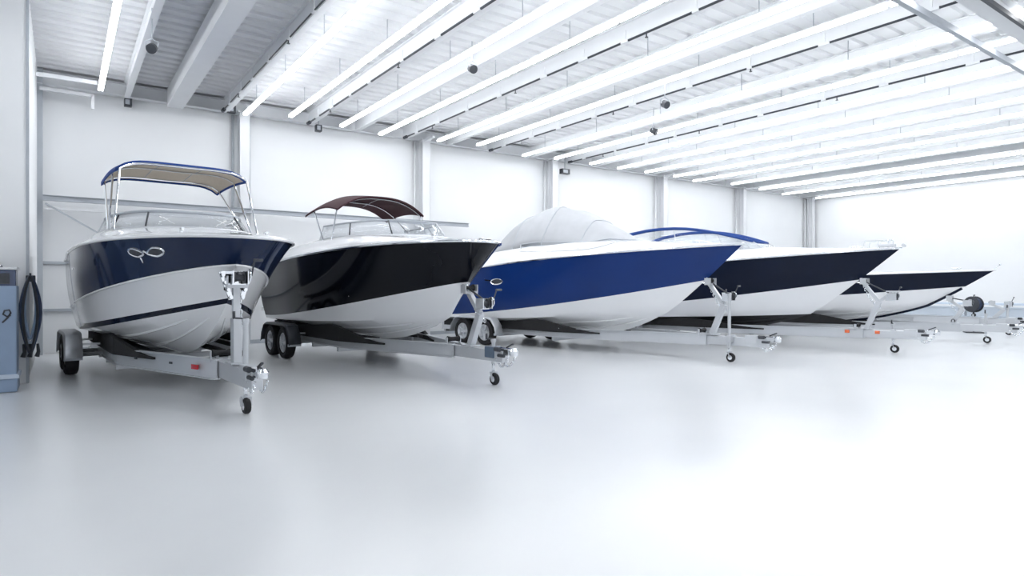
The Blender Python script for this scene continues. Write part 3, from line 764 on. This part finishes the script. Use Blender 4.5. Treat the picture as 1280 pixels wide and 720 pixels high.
def oval_port(s, u, z, name='porthole'):
    p, du, dz, n = hull_frame(s, u, z, -1); ring = [p+n*.006+du*.20*math.cos(a)+dz*.075*math.sin(a) for a in [k*2*PI/24 for k in range(24)]]
    m = MB(); m.tube(ring, .014, 6, closed=True); o = m.build(name, M_chrome, s.root)
    m = MB(); m.poly(ring, -n*.003); m.build('port_glass', M_dark, o)
    m = MB(); m.bar(p+du*-.42+n*.01+dz*.05, p+du*-.2+n*.01+dz*.03, .02, .03); m.build('trim_strip', M_chrome, o)
oval_port(b3, .34, 1.62)
make_trailer(b3, 'aluminium trailer with a tall jack under the bright blue boat', post='bent', jack_h=1.32, tongue=.75, jx=8.38, jy=-.14, ztop=.52, red=False, ax=[1.5, 2.35])

# ---- boat four
b4 = spec(L=9.0, B=1.3, n=1.9, nc=1.6, s0=1.75, s1=2.36, hump=.1, c0=.62, c1=.82, k=.42, b0=.80, b1=1.66, bp=1.5, xc=7.05, ku=.74, kn=1.7, coam=.2, crown=.14, eye=1.64,
          mats=[M_white, M_midn, M_anti], m_bottom=2, m_rail=M_chrome, sweep=True, cock=(.1, .5), track=1.24)
T = spot(1126, 14.2)
make_boat(b4, 'dark navy and white motorboat with a blue framed windscreen, second from the right', T, 45)
bt, tp = windscreen(b4, b4.L*.69, b4.L*.18, 1.02, 1.0, .3, M_canv_b, (0, 4, 8, 13, 19, 24, 28, 32), topr=[.052-.022*math.sin(PI*i/32)**.8 for i in range(33)], tex=.7)
# bow pulpit rail
m = MB(); pts = []
for i in range(13):
    a = -1+2*i/12; x = b4.L*.985-.55*abs(a)**1.6; u = x/b4.L; y = a*max(.1, b4.ys(min(.98, u))*.8); pts.append(Vector((x, y, b4.deckz(x, y)+.16)))
m.tube(pts, .014, 8)
for p in pts[::2]: m.tube([p, p-Vector((.03, 0, .17))], .010, 6)
m.build('bow_rail', M_chrome, b4.root)
m = MB(); m.box((b4.L*.97, 0, b4.s1+.07), (.34, .12, .06), bev=.01); m.lathe([(-.05, 0), (-.05, .04), (.05, .04), (.05, 0)], (b4.L+.06, 0, b4.s1+.06), (0, 1, 0), 12); m.build('anchor_roller', M_alu, b4.root)
make_trailer(b4, 'aluminium trailer with orange marker lamps and forked winch post under the dark navy boat', post='fork', jack_h=.62, tongue=.75, jx=8.85, jy=-.0, ztop=.52, orange=(7.95, 8.55), ax=[1.6, 2.45])

# ---- boat five
b5 = spec(L=8.4, B=1.2, n=1.7, nc=1.5, s0=1.6, s1=1.93, hump=.06, c0=.66, c1=.98, k=.45, b0=.95, b1=1.5, bp=1.3, xc=6.9, ku=.6, kn=1.9, coam=.0, crown=.04, eye=1.2,
          mats=[M_white, M_midn, M_anti], m_rail=M_white, track=1.16, stripe=0, cock=(.1, .45))
T = spot(1244, 16.6)
make_boat(b5, 'low dark and white speedboat without canopy or windscreen, rightmost of the row', T, 47)
m = MB(); kl = [Vector((u*b5.xc, 0, b5.zk(u)-.01)) for u in [.3+.7*i/30 for i in range(31)]]+[Vector((b5.xend(z), 0, z)) for z in (1.05, 1.15, 1.25, 1.35, 1.45)]
m.tube(kl, .04, 6); m.build('keel_strip', M_midn, b5.root)
m = MB(); m.tube([(8.35, 0, 1.93), (8.5, 0, 2.06)], .012, 6); m.lathe([(0, 0), (.01, .025), (.05, .025), (.06, 0)], (8.5, 0, 2.04), (0, 0, 1), 8); m.build('bow_light', M_chrome, b5.root)
make_trailer(b5, 'trailer under the low rightmost speedboat, pale frame with small jack wheel', post='bent', jack_h=.75, tongue=.7, jx=8.2, jy=-.0, ztop=.50, ax=[1.6, 2.4])

# ---- empty trailers and gear by the right wall
def pale_trailer(px, Z, phi, label, Lx=5.0):
    s = spec(L=Lx, eye=1.0)
    T = spot(px, Z); rz = math.radians(-90+(phi-35.43)); fw = Vector((math.cos(rz), math.sin(rz), 0)); O = T-fw*Lx
    e = bpy.data.objects.new('tmp', None); e.location = O; e.rotation_euler = (0, 0, rz)
    r = make_trailer(s, label, post='bent', jack_h=.8, tongue=.6, jx=Lx-.05, base=e, ztop=.52, hull=False, ax=[1.2])
    bpy.data.objects.remove(e)
    return r
pale_trailer(1262, 19.5, 47, 'empty boat trailer standing near the right wall, right of the low speedboat', 5.0)

# stand with a dark cover at right
P = spot(1217, 20.5)
r = thing('hose_reel_stand', 'dark round hose reel on a thin post near the right wall', 'hose reel', tuple(P), .5)
m = MB(); m.tube([(0, 0, .02), (0, 0, .75)], .03, 8); m.box((0, 0, .015), (.5, .5, .03), bev=.01); m.build('post', M_dark, r)
m = MB(); m.lathe([(-.14, 0), (-.12, .25), (-.10, .26), (-.09, .17), (.09, .17), (.10, .26), (.12, .25), (.14, 0)], (0, 0, .92), (.7, -.7, 0), 20); m.build('reel_drum', M_dark, r)
m = MB(); m.tube([Vector((0, 0, .92))+Vector((.7, -.7, 0)).normalized()*(-.09+.03*t/8)+(Vector((.7, .7, 0)).normalized()*math.cos(t*PI/4)+Vector((0, 0, 1))*math.sin(t*PI/4))*.20 for t in range(0, 46)], .022, 6); m.build('hose', M_hose, r)
# low bench under wall
P = spot(1247, 23.0)
r = thing('work_bench', 'low pale blue bench along the right wall behind the trailers', 'bench', (P.x, P.y, 0), 0)
m = MB(); m.box((0, 0, .86), (.7, 7.0, .07), bev=.01); m.build('bench_top', M_paleb, r)
m = MB(); m.box((.05, 0, .36), (.5, 6.8, .04)); m.build('shelf', M_skirt, r)
for y in (-3.3, -1.1, 1.1, 3.3):
    for x in (-.3, .3):
        m = MB(); m.box((x, y, .415), (.06, .06, .83)); m.build('leg', M_bgrey, r)

# ------------------------------------------------------------------ left machine
P = spot(21, 9.0)
r = thing('service_machine', 'pale blue service cabinet with dark screen panel at the left edge of the picture', 'cabinet', (P.x-.42, P.y+.25, 0), math.radians(0))
m = MB(); m.box((0, 0, .86), (.84, .55, 1.30), bev=.02); m.build('body', M_cabin, r)
m = MB(); m.box((0, 0, .10), (.86, .57, .19), bev=.02); m.build('plinth', M_cabin, r)
m = MB(); m.box((0, 0, .225), (.90, .61, .06), bev=.01); m.build('bumper', M_paleb, r)
m = MB(); m.box((0, 0, 1.62), (.82, .53, .24), bev=.02); m.build('head', M_cabd, r)
m = MB(); m.box((0, 0, 1.755), (.86, .57, .04), bev=.012); m.build('lid', M_beam, r)
m = MB(); m.lathe([(0, .05), (.02, .05), (.04, .03), (.05, 0)], (.2, 0, 1.775), (0, 0, 1), 14); m.build('beacon', M_chrome, r)
m = MB(); m.box((.18, -.275, 1.61), (.32, .02, .15), bev=.005); m.build('screen', M_dark, r)
def strokes(mb, segs, ox, oz, sc, y):
    for (x0, z0, x1, z1) in segs: mb.bar((ox+x0*sc, y, oz+z0*sc), (ox+x1*sc, y, oz+z1*sc), .006, .022, up=Vector((0, 1, 0)) if False else Vector((0, 0, 1)) if abs(x1-x0) > abs(z1-z0) else Vector((1, 0, 0)))
m = MB()
def letter(mb, pts, ox, oz, sc, y): mb.tube([(ox+a*sc, y, oz+b*sc) for a, b in pts], .013, 6)
letter(m, [(0, 0), (.1, 1)], .10, .98, .17, -.278); letter(m, [(.1, 1), (.65, 1)], .10, .98, .17, -.278); letter(m, [(.05, .55), (.5, .55)], .10, .98, .17, -.278)
letter(m, [(.0, 0), (.35, .4), (.55, .8), (.45, 1.05), (.15, 1.0), (.05, .7), (.3, .5), (.55, .6)], .26, .99, .17, -.278)
m.build('lettering', M_dark, r)
# hanging hoses on the wall corner
r = thing('hanging_hose', 'bundle of dark blue hoses hanging on the corner of the left wall', 'hose', (-.40, PF-.10, 0), 0)
m = MB(); m.box((0, .06, 1.62), (.12, .08, .10), bev=.01); m.tube([(0, .05, 1.62), (0, -.08, 1.64), (0, -.10, 1.70)], .014, 8); m.build('hook', M_dark, r)
for k, (w, zb, mt) in enumerate(((.13, .55, M_hose), (.10, .62, M_paleb), (.115, .48, M_hose), (.07, .7, M_cabin), (.09, .5, M_dark))):
    m = MB(); pts = []
    for j in range(28):
        a = 2*PI*j/28; z = (1.66+zb)/2+(1.66-zb)/2*math.cos(a); wd = w*math.sin(a)*(.55+.45*math.sin(PI*(1.66-z)/(1.66-zb)))
        pts.append((wd, -.03-.028*k, z))
    m.tube(pts, .018, 8, closed=True); m.build('hose_loop', mt, r)
m = MB()
for x in (-.08, .0, .09): m.tube([(x, -.08, .62), (x+.01, -.09, .5), (x-.01, -.09, .42)], [.018, .024, .034], 8)
m.build('nozzle', M_dark, r)

# ------------------------------------------------------------------ light and camera
w = bpy.data.worlds.new('World'); bpy.context.scene.world = w; w.use_nodes = True
bg = w.node_tree.nodes['Background']; bg.inputs[0].default_value = (.91, .95, 1.0, 1); bg.inputs[1].default_value = .85
cam = bpy.data.cameras.new('Camera'); co = bpy.data.objects.new('Camera', cam); COL.objects.link(co)
cam.sensor_width = 36; cam.lens = 36*F/1280; cam.clip_end = 200
co.location = (0, 0, CAMH); co.rotation_euler = (PI/2, 0, -math.atan2(DX, DY))
cam.shift_y = (HZ-360)/1280
sc = bpy.context.scene; sc.camera = co
sc.view_settings.view_transform = 'Standard'; sc.view_settings.look = 'None'; sc.view_settings.gamma = 1
sc.view_settings.use_curve_mapping = False
sc.view_settings.exposure = 0.50
